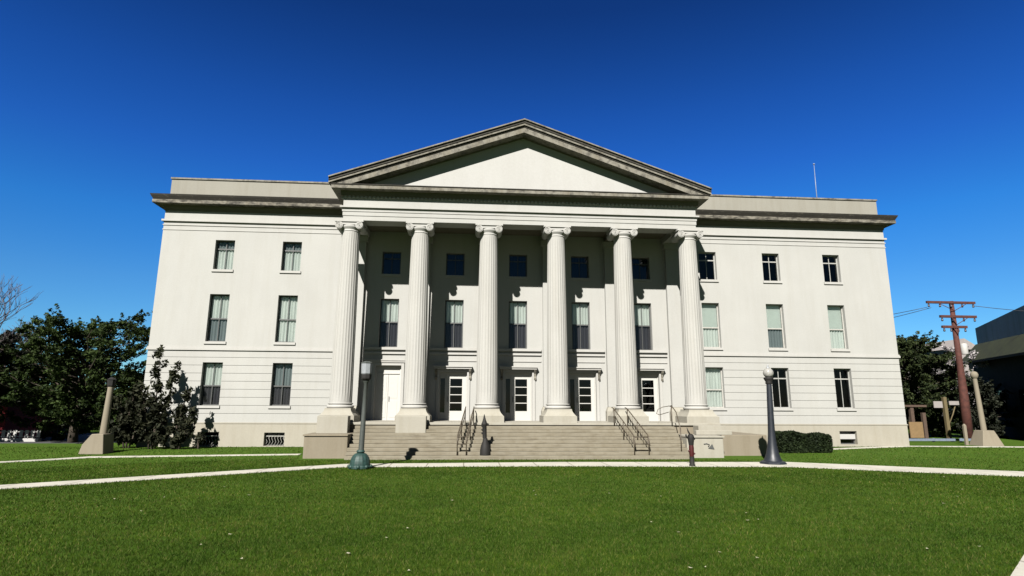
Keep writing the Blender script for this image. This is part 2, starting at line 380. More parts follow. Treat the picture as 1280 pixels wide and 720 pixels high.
# string courses & mouldings on the wings
def wing_band(name, mat, specs):
    for s in (-1, 1):
        m = MB()
        for z0, z1, pr in specs:
            xa, xb = (XL-pr, -PX) if s < 0 else (PX, XR+pr)
            m.box(xa, xb, -pr, .1, z0, z1)
            xc, xd = (XL-pr, XL) if s < 0 else (XR, XR+pr)
            m.box(xc, xd, .102, 19, z0, z1)
        m.build(name, mat, T)
wing_band('string_course', M['trim'], [(5.46,5.58,.075),(5.582,5.66,.045)])
for q in ((12.50,12.56,.03),(12.78,12.84,.04),(13.02,13.13,.11)): wing_band('architrave_moulding', M['trim'], [q])
wing_band('base_course', M['basew'], [(1.40,1.462,.045)])
def wing_cornice(prof, name, mat):
    # prof: polygon (proj, z) swept along the front and mitred round the outer corner
    n = len(prof)
    for s, xe in ((-1, XL), (1, XR)):
        m = MB(); path = [(PX*s, 0, 0, 1), (xe, 0, s, 1), (xe, 19, s, 0)]; vs = []
        for (x, y, ox, oy) in path:
            for p, z in prof: vs.append((x+ox*p, y-oy*p, z))
        fs = []
        for k in range(2):
            for i in range(n):
                j = (i+1) % n; q = (k*n+i, k*n+j, (k+1)*n+j, (k+1)*n+i); fs.append(q if s > 0 else q[::-1])
        fs += [tuple(range(n)), tuple(range(3*n-1, 2*n-1, -1))]
        m.add(vs, fs); m.build(name, mat, T)
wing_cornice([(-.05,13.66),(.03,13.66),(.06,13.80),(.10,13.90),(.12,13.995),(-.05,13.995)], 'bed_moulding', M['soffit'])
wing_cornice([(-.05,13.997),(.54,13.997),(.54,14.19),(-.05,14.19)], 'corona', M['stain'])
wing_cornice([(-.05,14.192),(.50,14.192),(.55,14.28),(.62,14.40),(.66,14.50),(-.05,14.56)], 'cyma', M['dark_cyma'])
for s, x0, x1 in ((0, XL+.0, -9.2), (1, 9.2, XR+.0)):
    m = MB(); m.box(x0, x1, .30, .75, 14.3, 15.76)
    if s == 0: m.box(x0, x0+.45, .752, 18.5, 14.3, 15.76)
    else: m.box(x1-.45, x1, .752, 18.5, 14.3, 15.76)
    m.build('parapet', M['parapet'], T)
    m = MB(); m.box(x0-.05, x1, .24, .82, 15.762, 15.86) if s == 0 else m.box(x0, x1+.05, .24, .82, 15.762, 15.86)
    if s == 0: m.box(x0-.05, x0+.5, .822, 18.5, 15.762, 15.86)
    else: m.box(x1-.5, x1+.05, .822, 18.5, 15.762, 15.86)
    m.build('parapet_coping', M['stain2'], T)

# windows
def wavy(m, x0, x1, z0, z1, y, amp=.03, folds=6):
    n = folds*6; vs = []
    for i in range(n+1):
        t_ = i/n; yy = y+amp*math.sin(t_*folds*2*PI)
        vs += [(x0+(x1-x0)*t_, yy, z0), (x0+(x1-x0)*t_, yy, z1)]
    m.add(vs, [(2*i, 2*i+2, 2*i+3, 2*i+1) for i in range(n)], True)
def window(xc, z0, z1, hw=HW, depth=.22, frame='frame_dark', mullions=1, rail=True, transom=None, upper='curtain', lower='curtain', glass='glass', sill=True, y0=0., gap=.0, lab=None):
    x0, x1 = xc-hw, xc+hw; y = y0+depth; f = MB(); fwid = .065
    f.box(x0, x0+fwid, y, y+.08, z0, z1); f.box(x1-fwid, x1, y, y+.08, z0, z1)
    f.box(x0+fwid, x1-fwid, y, y+.08, z0, z0+fwid); f.box(x0+fwid, x1-fwid, y, y+.08, z1-fwid, z1)
    W = f.build('window', M[frame], T)
    if lab: W['label'] = lab
    zm = (z0+z1)/2 if transom is None else transom
    s = MB()
    if rail: s.box(x0+fwid, x1-fwid, y+.012, y+.07, zm-.035, zm+.035)
    for k in range(mullions):
        xm = x0+(x1-x0)*(k+1)/(mullions+1)
        segs = ((z0+fwid, zm-.036), (zm+.036, z1-fwid)) if rail else ((z0+fwid, z1-fwid),)
        for a, b_ in segs: s.box(xm-.018, xm+.018, y+.018, y+.06, a, b_)
    if rail or mullions: s.build('sash_bar', M[frame], W)
    p = MB(); p.add([(x0+fwid, y+.04, z0+fwid), (x1-fwid, y+.04, z0+fwid), (x1-fwid, y+.04, z1-fwid), (x0+fwid, y+.04, z1-fwid)], [(0,1,2,3)]); p.build('pane', M[glass], W)
    for which, (a, b_) in ((upper, (zm, z1)), (lower, (z0, zm))):
        if which:
            m = MB()
            if which == 'blind': m.box(x0+.02, x1-.02, y+.10, y+.11, a+.01, b_)
            elif which == 'swag':
                wavy(m, x0+.01, xc-.10, a, b_, y+.12, .03, 3); wavy(m, xc+.06, x1-.01, a, b_, y+.12, .03, 3); which = 'curtain'
            else: wavy(m, x0+.01, x1-.01-gap, a, b_, y+.12)
            m.build('blind' if which == 'blind' else 'curtain', M[which], W)
    if sill:
        m = MB(); m.box(x0-.06, x1+.06, y0-.07, y+.02, z0-.14, z0+.001); m.build('sill', M['trim'], W)
    return W
for x in wx_l:
    window(x, *ROWS[3], upper='curtain_grey', lower='curtain', transom=11.45)
    window(x, *ROWS[2], upper='curtain', lower='curtain' if x > -15 else 'curtain_grey', transom=7.30)
    window(x, *ROWS[1], upper='curtain_grey' if x > -15 else 'curtain', lower='curtain_dark', transom=3.48)
for i, x in enumerate(wx_r):
    window(x, *ROWS[3], frame='frame_mid', upper=None, lower=None, transom=11.45, glass='glass')
    window(x, *ROWS[2], frame='frame_light', mullions=0, upper='blind', lower=('curtain','curtain_grey','curtain')[i], transom=7.20)
    if i == 0: window(x, *ROWS[1], frame='frame_light', mullions=0, upper='curtain', lower='curtain', transom=3.45)
    else: window(x, *ROWS[1], frame='frame_mid', mullions=1, upper=None, lower=None, transom=4.15, glass='glass')
def base_window(o, style):
    x0, x1, z0, z1 = o; y = .25
    f = MB(); f.box(x0, x0+.06, y, y+.08, z0, z1); f.box(x1-.06, x1, y, y+.08, z0, z1); f.box(x0+.06, x1-.06, y, y+.08, z1-.06, z1); f.box(x0+.06, x1-.06, y, y+.08, z0, z0+.06)
    W = f.build('basement_window', M['frame_dark'], T)
    p = MB(); p.add([(x0+.06,y+.04,z0+.06),(x1-.06,y+.04,z0+.06),(x1-.06,y+.04,z1-.06),(x0+.06,y+.04,z1-.06)], [(0,1,2,3)]); p.build('pane', M['glass_dark'], W)
    gmb = MB()
    if style:
        n = 7
        for k in range(n):
            xx = x0+(x1-x0)*(k+.5)/n
            gmb.tube([(xx-.05, y-.06, z0), (xx+.05, y-.06, z0+.22), (xx-.04, y-.06, z0+.42), (xx+.03, y-.06, z0+.55)], .014, 5)
        gmb.box(x0, x1, y-.08, y-.05, z0+.50, z0+.54)
        gmb.build('grille', M['frame_light'], W)
    else:
        gmb.box(x0+.02, x1-.02, y-.12, y-.04, z0+.30, z1-.18); gmb.build('shutter_board', M['white'], W)
for o in bL: base_window(o, 1)
for o in bR: base_window(o, 0)
for i, bx in enumerate(bays):
    window(bx, 10.1, 11.5, .55, upper='curtain_grey', lower='curtain_grey', transom=11.1, glass='glass_dark', mullions=1, y0=.003)
    window(bx, 5.75, 8.62, .55, upper='curtain', lower='curtain_dark', transom=7.25, y0=.003, sill=False)
# portico bay mouldings between pilasters
for i, bx in enumerate(bays):
    for z0, z1, p in ((5.60, 5.748, .13), (5.36, 5.47, .09), (4.98, 5.06, .045)):
        m = MB(); m.box(bx-1.38, bx+1.38, -p, 0, z0, z1); m.build('bay_moulding', M['trim'], T)
# doors
for i, bx in enumerate(bays):
    y = .22
    if i == 0:
        f = MB(); x0, x1, z0, z1 = bx-.62, bx+.84, 1.6, 4.66
        f.box(x0, x0+.09, y-.04, y+.1, z0, z1); f.box(x1-.09, x1, y-.04, y+.1, z0, z1); f.box(x0+.09, x1-.09, y-.04, y+.1, z1-.10, z1); f.box(x0+.09, x1-.09, y-.05, y+.1, 4.22, 4.29)
        D = f.build('door_frame', M['doorwhite'], T, .006); D['label'] = 'solid white double door with no glass'
        d = MB(); xm = (x0+x1)/2
        for a, b_ in ((x0+.092, xm-.006), (xm+.006, x1-.092)):
            d.box(a, b_, y, y+.05, z0, 4.218)
            for p, q in ((1.75, 2.7), (2.85, 4.08)):
                d.box(a+.10, b_-.10, y-.012, y-.001, p, q)
        d.box(x0+.092, x1-.092, y+.01, y+.05, 4.292, z1-.102)
        d.build('door_leaf', M['doorwhite'], D, .004)
        h = MB(); h.tube([(xm+.07, y-.03, 2.65), (xm+.07, y-.06, 2.7), (xm+.07, y-.06, 2.9), (xm+.07, y-.03, 2.95)], .012, 6); h.build('handle', M['iron'], D)
    else:
        x0, x1, z0, z1 = bx-.74, bx+.84, 1.6, 4.32
        f = MB(); f.box(x0, x0+.05, y-.04, y+.1, z0, z1); f.box(x1-.05, x1, y-.04, y+.1, z0, z1); f.box(x0+.05, x1-.05, y-.04, y+.1, z1-.07, z1); f.box(bx-.43, bx-.36, y-.03, y+.1, z0, z1-.07)
        f.box(x0+.05, bx-.43, y, y+.1, z0, 2.05); f.box(x0+.05, bx-.43, y, y+.1, 4.0, z1-.07)
        D = f.build('door_frame', M['doorwhite'], T, .006)
        s = MB(); s.add([(x0+.05,y+.05,2.05),(bx-.43,y+.05,2.05),(bx-.43,y+.05,4.0),(x0+.05,y+.05,4.0)], [(0,1,2,3)]); s.build('sidelight', M['glass_dark'], D)
        a, b_ = bx-.355, x1-.055; ga, gb = a+.22, b_-.22
        d = MB(); d.box(a, ga, y, y+.05, z0, z1-.075); d.box(gb, b_, y, y+.05, z0, z1-.075); d.box(ga, gb, y, y+.05, z0, 2.14); d.box(ga, gb, y, y+.05, 3.98, z1-.075)
        for k in (1,2,3):
            zz = 2.14+(3.98-2.14)*k/4; d.box(ga, gb, y+.005, y+.045, zz-.022, zz+.022)
        L = d.build('door_leaf', M['doorwhite'], D)
        s = MB(); s.add([(ga,y+.03,2.14),(gb,y+.03,2.14),(gb,y+.03,3.98),(ga,y+.03,3.98)], [(0,1,2,3)]); s.build('glass_pane', M['glass_dark'], D)
        h = MB(); h.tube([(a+.08, y-.01, 2.65), (a+.08, y-.06, 2.67), (a+.08, y-.06, 2.93), (a+.08, y-.01, 2.95)], .012, 6); h.build('handle', M['iron'], D)
    # door surround: jamb casing, hood and scroll brackets
    m = MB(); e = .04 if i else 0.0
    zt = 4.36 if i else 4.70
    m.box(x0-.17, x0-.002, -.07, .10, 1.6, zt+.16); m.box(x1+.002, x1+.17, -.07, .10, 1.6, zt+.16); m.box(x0-.002, x1+.002, -.07, .10, zt, zt+.16)
    S = m.build('door_surround', M['trim'], T, .008)
    h = MB(); zh = zt+.17
    h.box(x0-.36, x1+.30, -.34 if i else -.16, 0, zh+.10, zh+.17); h.box(x0-.32, x1+.26, -.28 if i else -.12, 0, zh, zh+.098)
    h.build('door_hood', M['trim'], S)
    if i:
        for xx in (x0-.27, x1+.10):
            k = MB(); k.prism_x([(-.001,zh-.62),(-.09,zh-.60),(-.13,zh-.50),(-.09,zh-.40),(-.12,zh-.25),(-.22,zh-.12),(-.26,zh-.002),(-.001,zh-.002)], xx-.0, xx+.13)
            k.build('scroll_bracket', M['stain2'], S)

# pilasters
cxs = [3.8*k for k in (-2.5,-1.5,-.5,.5,1.5,2.5)]
for x in cxs:
    m = MB(); hw = .42 if abs(x) < 9 else .40
    m.box(x-hw, x+hw, -.26, 0, 2.4, 12.0)
    P = m.build('pilaster', M['wall'], T, .02)
    m = MB(); m.box(x-hw-.12, x+hw+.12, -.38, 0, 1.6, 2.15); m.frustum((x-hw-.12, x+hw+.12, -.38, 0), 2.152, (x-hw-.02, x+hw+.02, -.28, 0), 2.4); m.build('pilaster_base', M['plinth'], P)
    m = MB(); m.box(x-hw-.10, x+hw+.10, -.36, 0, 12.0, 12.34); m.build('pilaster_capital', M['trim'], P)

# columns
CYL = -2.86
def shaft_mesh(x, y):
    m = MB(); z0, z1 = 2.56, 11.80; fl = 24; per = 6; seg = fl*per; rings = 16
    vs = []
    for i in range(rings+1):
        t_ = i/rings; z = z0+(z1-z0)*t_
        r = .575-(.575-.475)*(t_**1.6)
        dep = .036*r*min(1, min(t_, 1-t_)*30)
        for k in range(seg):
            ph = (k % per)/per; d = dep*math.sin(PI*ph)**.8 if ph > 0 else 0
            a = 2*PI*k/seg; vs.append((x+(r-d)*math.cos(a), y+(r-d)*math.sin(a), z))
    fs = []
    for i in range(rings):
        for k in range(seg):
            q = (k+1) % seg; fs.append((i*seg+k, i*seg+q, (i+1)*seg+q, (i+1)*seg+k))
    m.add(vs, fs, False); return m
def spiral(m, cx, cz, y0, y1, s):
    # volute: scroll disc with raised spiral fillet
    n = 24; vs = []; 
    for yy in (y0, y1):
        for k in range(n):
            a = 2*PI*k/n; vs.append((cx+.205*math.cos(a), yy, cz+.205*math.sin(a)))
    fs = [tuple(range(n)), tuple(range(2*n-1, n-1, -1))]
    for k in range(n):
        q = (k+1) % n; fs.append((k, k+n, q+n, q))
    m.add(vs, fs)
    pts = []
    for k in range(42):
        a = PI/2 - s*(2*PI*k/16); r = .19*(1-k/46)
        pts.append((cx+r*math.cos(a), y0-.008, cz+r*math.sin(a)))
    m.tube(pts, [.022*(1-k/60) for k in range(42)], 5)
    m.sphere((cx, y0-.01, cz), .035, seg=8, rings=6)
for ci, x in enumerate(cxs):
    C_ = shaft_mesh(x, CYL).build('column', M['shaft'], T)
    if ci == 0: C_['label'] = 'leftmost column with deep flutes standing on a taller block'
    b = MB()
    low = 1.6
    b.box(x-.88, x+.88, CYL-.88, CYL+.88, low, 1.93)
    n = 8
    for k in range(n):       # concave flare from plinth to the torus
        t0, t1 = k/n, (k+1)/n
        h0, h1 = .85-.20*math.sin(t0*PI/2), .85-.20*math.sin(t1*PI/2)
        b.frustum((x-h0, x+h0, CYL-h0, CYL+h0), 1.932+.36*t0, (x-h1, x+h1, CYL-h1, CYL+h1), 1.932+.36*t1)
    b.build('column_plinth', M['plinth'], C_)
    b = MB(); prof = [(.60,2.294)]
    for k in range(9): a = -PI/2+PI*k/8; prof.append((.64+.055*math.cos(a), 2.365+.07*math.sin(a)))
    prof += [(.60,2.44),(.585,2.47),(.60,2.49)]
    for k in range(7): a = -PI/2+PI*k/6; prof.append((.60+.035*math.cos(a), 2.525+.033*math.sin(a)))
    prof.append((.58,2.56)); b.lathe(prof, (x, CYL), 40); b.build('column_base', M['shaft'], C_)
    k = MB()
    k.lathe([(.50,11.76),(.505,11.79),(.48,11.80),(.48,11.86),(.56,11.92),(.60,12.0),(.58,12.06)], (x, CYL), 32)
    k.box(x-.76, x+.76, CYL-.62, CYL+.62, 12.22, 12.345)
    k.box(x-.66, x+.66, CYL-.56, CYL+.56, 12.07, 12.218)
    for s in (-1, 1):
        spiral(k, x+s*.54, 12.03, CYL-.60, CYL+.60, s)
    k.build('capital', M['trim'], C_)

# entablature
E0 = 9.92
def slab(m, xo, z0, z1, front=None, back=0.003):
    yf = -3.36-(xo-E0); m.box(-xo, xo, yf, back-.003, z0, z1)
def ubeam(m, xo, z0, z1):
    yf = -3.36-(xo-E0); m.box(-xo, xo, yf, -2.36, z0, z1); m.box(-xo, -8.95, -2.358, 0, z0, z1); m.box(8.95, xo, -2.358, 0, z0, z1)
m = MB(); ubeam(m, E0-.04, 12.35, 12.60); ubeam(m, E0-.01, 12.602, 12.83); m.build('architrave', M['wall'], T)
m = MB(); slab(m, E0+.02, 12.832, 13.03); m.build('architrave_band', M['wall'], T)
m = MB(); slab(m, E0+.13, 13.032, 13.12); m.build('architrave_fillet', M['trim'], T)
m = MB(); slab(m, E0-.02, 13.122, 13.70); m.build('frieze', M['wall'], T)
m = MB()
n = int(19.8/.22)
for k in range(n):
    x = -9.85+k*(19.7/n); m.box(x, x+.12, -3.44, -3.341, 13.61, 13.70)
for k in range(14):
    y = -3.3+k*.22; m.box(-10.04, -9.901, y, y+.12, 13.59, 13.70); m.box(9.901, 10.04, y, y+.12, 13.59, 13.70)
m.build('dentil_course', M['wall'], T)
m = MB(); 
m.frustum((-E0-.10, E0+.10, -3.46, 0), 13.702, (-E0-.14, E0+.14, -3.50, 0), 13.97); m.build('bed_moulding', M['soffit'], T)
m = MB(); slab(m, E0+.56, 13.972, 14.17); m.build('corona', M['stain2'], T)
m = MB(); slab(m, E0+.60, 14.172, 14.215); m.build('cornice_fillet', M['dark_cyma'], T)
# ceiling and cross beams
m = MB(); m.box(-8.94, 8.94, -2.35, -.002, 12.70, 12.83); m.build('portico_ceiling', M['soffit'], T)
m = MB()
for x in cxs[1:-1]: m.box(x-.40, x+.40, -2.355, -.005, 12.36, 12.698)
m.build('cross_beam', M['soffit'], T)
# pediment
SL = .357; AP = 18.35
def zr(x, a): return AP-SL*abs(x)-a
m = MB(); zb = 14.217
xe = (AP-.5-zb)/SL
m.prism_y([(-xe, zb), (xe, zb), (0, AP-.5)], -3.18, -2.7); m.build('tympanum', M['pedi'], T)
def chevron(a, b_, yf, yb, name, mat, xm=10.62):
    m = MB()
    for s in (-1, 1):
        xo = min(xm, (AP-a-zb)/SL); pts = [(0, AP-b_), (0, AP-a), (s*xo, zr(xo, a))]
        if zr(xo, b_) > zb: pts.append((s*xo, zr(xo, b_)))
        else:
            if zr(xo, a) > zb+1e-4: pts.append((s*xo, zb))
            pts.append((s*(AP-b_-zb)/SL, zb))
        if s > 0: pts = pts[::-1]
        m.prism_y([(x, z) for x, z in pts][::-1] , yf, yb)
    return m.build(name, mat, T)
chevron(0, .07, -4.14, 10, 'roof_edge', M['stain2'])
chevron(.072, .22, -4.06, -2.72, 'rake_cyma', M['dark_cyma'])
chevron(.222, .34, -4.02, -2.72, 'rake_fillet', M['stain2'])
chevron(.342, .44, -3.93, -2.72, 'rake_shadow_band', M['dark_cyma'])  # dark cyma colour stands in for the shadow under the fillet
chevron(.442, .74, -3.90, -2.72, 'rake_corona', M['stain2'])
chevron(.742, .80, -3.26, -2.72, 'rake_bed', M['soffit'])
m = MB(); m.prism_y([(-xe, 14.3), (xe, 14.3), (0, AP-.55)], -2.68, 9.9); m.build('gable_body', M['parapet'], T)
# podium and landing
m = MB(); m.box(-10.35, 10.35, -3.95, -.004, 1.48, 1.60); m.build('porch_floor', M['plinth'], T, .015)
m = MB(); m.box(-10.2, 10.2, -3.85, -.006, -.3, 1.478); m.build('podium', M['cheek'], T)
# stairs
SX0, SX1 = -8.45, 7.75
m = MB(); N = 9
for k in range(N):
    y1 = -3.96; y0 = -6.55+k*.285; z1 = 1.42*(k+1)/N+.02
    z0 = -.3 if k == 0 else 1.42*k/N+.021
    m.box(SX0+.002, SX1-.002, y0, y1, z0, z1)
m.build('front_steps', M['steps'], T, .02)
# blocks under the first two columns
for x in (cxs[0], cxs[1]):
    m = MB(); m.box(x-.72, x+.76, -4.62, -3.96, .9, 1.92); m.build('column_block', M['plinth'], T, .02)
m = MB(); m.box(cxs[5]-.66, cxs[5]+.80, -4.7, -3.96, 1.052, 1.50); m.build('column_block', M['plinth'], T, .02)
m = MB(); m.box(cxs[5]-.9, cxs[5]+.95, -5.0, -4.702, 1.052, 1.28)
m.build('stepped_block', M['plinth'], T, .02)
# cheek walls
m = MB(); m.box(-10.45, -8.452, -5.9, -3.86, -.3, 1.02); q = m.build('cheek_wall', M['cheek'], T, .03)
m = MB(); m.box(-10.50, -8.44, -5.96, -3.96, 1.022, 1.10); m.build('cheek_coping', M['cheek'], T, .015)
m = MB(); m.box(7.752, 9.58, -5.9, -3.86, -.3, .96); m.build('cheek_wall', M['plinth'], T, .03)
m = MB(); m.box(7.74, 9.63, -5.96, -3.96, .962, 1.05); m.build('cheek_coping', M['plinth'], T, .015)
m = MB(); m.box(9.9, 12.25, -5.0, -1.2, -.3, 1.06); m.build('low_terrace_wall', M['cheek'], T, .03)
m = MB(); m.box(9.6, 9.898, -4.6, -3.9, -.3, 1.02); m.build('terrace_wall_recess', M['cheek'], T, .02)
# carved relief on the right cheek wall
m = MB()
m.prism_y([(8.80,.46),(9.10,.42),(9.0,.66)], -5.925, -5.9)
m.tube([(8.58,-5.91,.66),(8.72,-5.92,.69),(8.86,-5.92,.64),(8.80,-5.92,.54)], .022, 6)
m.build('wall_emblem', M['frame_dark'], T)

# roof pole
m = MB(); m.tube([(21.35,3,14.3),(21.35,3,17.5),(21.38,3,19.4)], [.035,.03,.02], 8); m.sphere((21.38,3,19.42), .07, seg=8, rings=6)
tag(m.build('flagpole', simple('pale_mast', (.16,.20,.27), .4)), 'thin pale bare pole rising from the flat roof at the right', 'pole')

# ------------------------------------------------------------------ handrails
def handrail(xt, xb, label, width=.70, top=-4.05, bot=-6.35, end_loop=True):
    R_ = empty('handrail', ((xt+xb)/2, -5.2, .7), label, 'handrail', 'pairs of metal handrails on the front steps'); ox, oy, oz = R_.location
    def zst(y): return max(0.02, min(1.6, 1.44*(y+6.55)/2.6+.1))
    for s in (0, 1):
        m = MB(); dx = s*width
        def P(t_, h):
            y = top+(bot-top)*t_; return (xt+(xb-xt)*t_+dx-ox, y-oy, zst(y)+h-oz)
        m.tube([(xt+dx-.0-ox, top+.28-oy, 1.6+.78-oz), P(0,.86), P(.05,.88), P(.95,.86), P(1,.80), (xb+dx-ox, bot-.18-oy, .62-oz)], .026, 8)
        m.tube([P(.02,.52), P(1,.46)], .018, 6)
        for k in range(13):
            t_ = .06+k*.9/12; m.tube([P(t_,.49), P(t_,.86)], .008, 5)
        m.build('rail', M['rail'], R_)
        for t_ in (.03, .5, 1.0):
            q = MB(); q.tube([P(t_,-.03), P(t_,.86)], .026, 8); q.build('post', M['rail'], R_)
    m = MB(); y = bot-.0
    for h in (.80, .48): m.tube([(xb-ox, y-oy, zst(y)+h-oz), (xb+width-ox, y-oy, zst(y)+h-oz)], .022, 8)
    m.build('cross_rail', M['rail'], R_)
    return R_
handrail(4.62, 5.02, 'wide double metal handrail on the steps in front of the fifth column')
handrail(-3.0, -3.35, 'slim metal handrail on the steps beside the third column and the black post', .42)
# single rail at the right cheek wall
R_ = empty('side_handrail', (7.6,-5,1.0), 'single dark handrail at the right end of the steps beside the last column', 'handrail')
m = MB(); m.tube([(.05,1.0,1.45),(.05,.8,1.50),(.0,0,1.18),(-.25,-1.2,.42)], .024, 8); m.build('rail', M['rail'], R_)
m = MB(); m.tube([(.0,.9,1.48),(-.35,.95,1.42),(-.62,.95,1.30),(-.70,.95,1.08),(-.55,.95,1.02),(-.05,.95,1.16)], .018, 8); m.build('curled_end', M['rail'], R_)
for (a, b_, c_) in ((.03,.75,1.47),(-.25,-1.2,.42)):
    m = MB(); m.tube([(a,b_,.45 if b_ > 0 else -.85),(a,b_,c_)], .03, 8); m.build('post', M['rail'], R_)

# dark bottle shaped post
P_ = empty('iron_post', (-2.05,-6.25,0), 'tall black bottle-shaped iron post with pointed top at the foot of the steps', 'post')
m = MB(); m.lathe([(.20,.0),(.24,.06),(.25,.25),(.24,.42),(.20,.62),(.13,.80),(.10,.95)], (0,0), 20); m.build('bulb_base', M['iron'], P_)
m = MB(); m.lathe([(.10,.951),(.10,1.50),(.14,1.56),(.15,1.60),(.12,1.66),(.07,1.80),(.03,1.98),(.01,2.05)], (0,0), 16, off=(-.03,0)); m.build('shaft', M['iron'], P_)
m = MB()
for z in (1.18, 1.34, 1.50): m.sphere((-.14,0,z), .055, seg=8, rings=6)
m.sphere((.10,0,1.58), .06, seg=8, rings=6); m.build('knob', M['iron'], P_)

# dark red standpipe by walk
P_ = empty('standpipe', (6.50,-9.75,0), 'slender dark standpipe with a red middle standing at the edge of the front walk', 'standpipe')
m = MB(); m.lathe([(.12,0),(.13,.05),(.10,.10),(.10,.40)], (0,0), 14); m.build('foot', M['iron'], P_)
m = MB(); m.lathe([(.09,.401),(.10,.5),(.105,.75),(.095,.86)], (0,0), 14); m.sphere((-.11,-.02,.62), .05, seg=8, rings=6); m.sphere((.10,-.06,.52), .04, seg=8, rings=6); m.build('red_band', M['red'], P_)
m = MB(); m.lathe([(.10,.861),(.12,1.0),(.14,1.15),(.13,1.24),(.09,1.30),(.04,1.32)], (0,0), 14)
m.tube([(-.12,0,1.16),(-.2,0,1.22),(-.2,0,1.30)], .035, 6); m.build('head', M['iron'], P_)
m = MB(); m.tube([(-.02,0,1.28),(-.10,0,1.42),(-.15,0,1.58)], [.035,.03,.012], 6); m.tube([(.05,0,1.26),(.12,0,1.18),(.17,0,1.08)], [.035,.03,.02], 6); m.build('lever', M['iron'], P_)

# ------------------------------------------------------------------ lamps
L_ = empty('street_lamp', (-7.07,-10.35,0), 'dark green lamp post with bell-shaped base and box lantern', 'street lamp')
m = MB(); pr = [(.40,0),(.44,.03),(.44,.10),(.41,.14)]
for k in range(9): a = k/8*PI/2; pr.append((.40-.27*(1-math.cos(a)), .14+.46*math.sin(a)))
pr += [(.15,.62),(.17,.66),(.13,.72)]
m.lathe(pr, (0,0), 16, smooth=False)
for k in range(8):
    a = 2*PI*k/8; m.sphere((.42*math.cos(a), .42*math.sin(a), .10), .075, seg=8, rings=6)
m.build('bell_base', M['patina'], L_)
m = MB(); m.lathe([(.11,.721),(.105,1.3),(.09,2.3),(.075,3.3),(.11,3.34),(.13,3.40)], (0,0), 12, off=(.02,0)); m.build('pole', M['polegrey'], L_)
m = MB(); m.lathe([(.10,3.402),(.18,3.47),(.20,3.52),(.20,3.66)], (.065,0), 8, smooth=False); m.build('lantern_collar', M['iron'], L_)
m = MB(); m.lathe([(.19,3.662),(.215,3.70),(.225,4.10)], (.065,0), 4+4, smooth=False); m.build('lantern_box', M['cap'], L_)
m = MB(); m.lathe([(.24,4.102),(.24,4.13),(.10,4.19)], (.065,0), 8, smooth=False); m.build('lantern_cap', M['polegrey'], L_)

L_ = empty('street_lamp', (10.47,-8.85,0), 'blue-grey lamp post with milky globe and wide flared foot', 'street lamp')
m = MB(); m.lathe([(.58,0),(.58,.06),(.53,.11),(.42,.14)], (0,0), 8, smooth=False); m.build('foot_plate', M['bluegrey'], L_)
m = MB(); m.lathe([(.40,.141),(.33,.26),(.27,.45),(.215,.70),(.175,1.0),(.150,1.35),(.138,1.8),(.130,2.3),(.122,2.9),(.112,3.45)], (0,0), 16, off=(.03,0)); m.build('tapered_shaft', M['bluegrey'], L_)
m = MB(); m.lathe([(.115,3.452),(.16,3.50),(.13,3.55),(.19,3.66),(.22,3.73),(.18,3.76)], (.1,0), 14); m.build('cup', M['iron'], L_)
m = MB(); m.sphere((.11,0,3.95), .225, 1, 1, 1, 20, 14); m.build('globe', M['globe'], L_)
m = MB(); m.lathe([(.07,4.16),(.08,4.19),(.03,4.22),(.04,4.26),(.01,4.33)], (.11,0), 10); m.build('finial', M['cap'], L_)

def conc_lamp(x, y, side, label, h, lean):
    z = gz(x, y); L_ = empty('concrete_lamp', (x, y, z-.02), label, 'street lamp')
    m = MB()
    if side < 0: m.prism_y([(-.62,0),(.52,0),(.42,.95),(-.12,.95),(-.50,.45)], -.45, .45)
    else: m.frustum((-.70,.72,-.55,.55), 0, (-.38,.36,-.34,.34), .95)
    m.build('pedestal', M['lampconc'], L_, .03)
    m = MB(); m.lathe([(.17,.952),(.125,h)], (.15 if side < 0 else -.0, 0), 12, off=(lean,0)); m.build('pole', M['lampconc'], L_)
    cx = (.15 if side < 0 else 0)+lean*h
    m = MB()
    if side > 0: m.lathe([(.12,h+.002),(.19,h+.08),(.23,h+.24),(.17,h+.40),(.05,h+.46)], (cx,0), 12)
    else: m.lathe([(.12,h+.002),(.17,h+.06),(.19,h+.34),(.22,h+.36),(.05,h+.48)], (cx,0), 8, smooth=False)
    m.build('lamp_head', M['lampconc' if side > 0 else 'iron'], L_)
conc_lamp(-20.80, -3.65, -1, 'tan concrete lamp post on a slanted block under the dark trees at the left', 3.2, .02)
conc_lamp(29.40, .9, 1, 'pale concrete lamp post on a tapered block before the dark building', 4.15, -.03)

# ------------------------------------------------------------------ utility pole, wires
U_ = empty('utility_pole', (33.0,6,0), 'tall red-brown wooden utility pole with three crossarms behind the right lawn', 'utility pole')
m = MB(); m.tube([(-.25,0,0),(-.15,0,3.2),(-.1,0,5.5),(-.08,0,10.25)], [.34,.29,.21,.15], 10); m.build('pole', M['pole_wood'], U_)
for i, (xa, xb, z) in enumerate(((-2.15,1.65,10.12),(-1.25,1.6,9.07),(-1.2,.75,8.30))):
    m = MB(); m.box(xa, xb, -.22, -.06, z-.09, z+.09); A = m.build('crossarm', M['pole_wood'], U_, .01)
    n = 5 if i == 0 else 4
    for k in range(n):
        x = xa+.15+(xb-xa-.3)*k/(n-1)
        q = MB(); q.lathe([(.035,z-.36),(.07,z-.33),(.07,z-.25),(.045,z-.22),(.065,z-.18),(.03,z-.092)], (x,-.14), 8); q.build('insulator', M['insulator'], A)
    q = MB(); q.tube([(xa+.9,-.2,z-.08),(-.1,-.22,z-.62)], .025, 5); q.build('brace', M['pole_wood'], A); q = MB(); q.tube([(xb-.7,-.2,z-.08),(-.08,-.22,z-.62)], .025, 5); q.build('brace', M['pole_wood'], A)
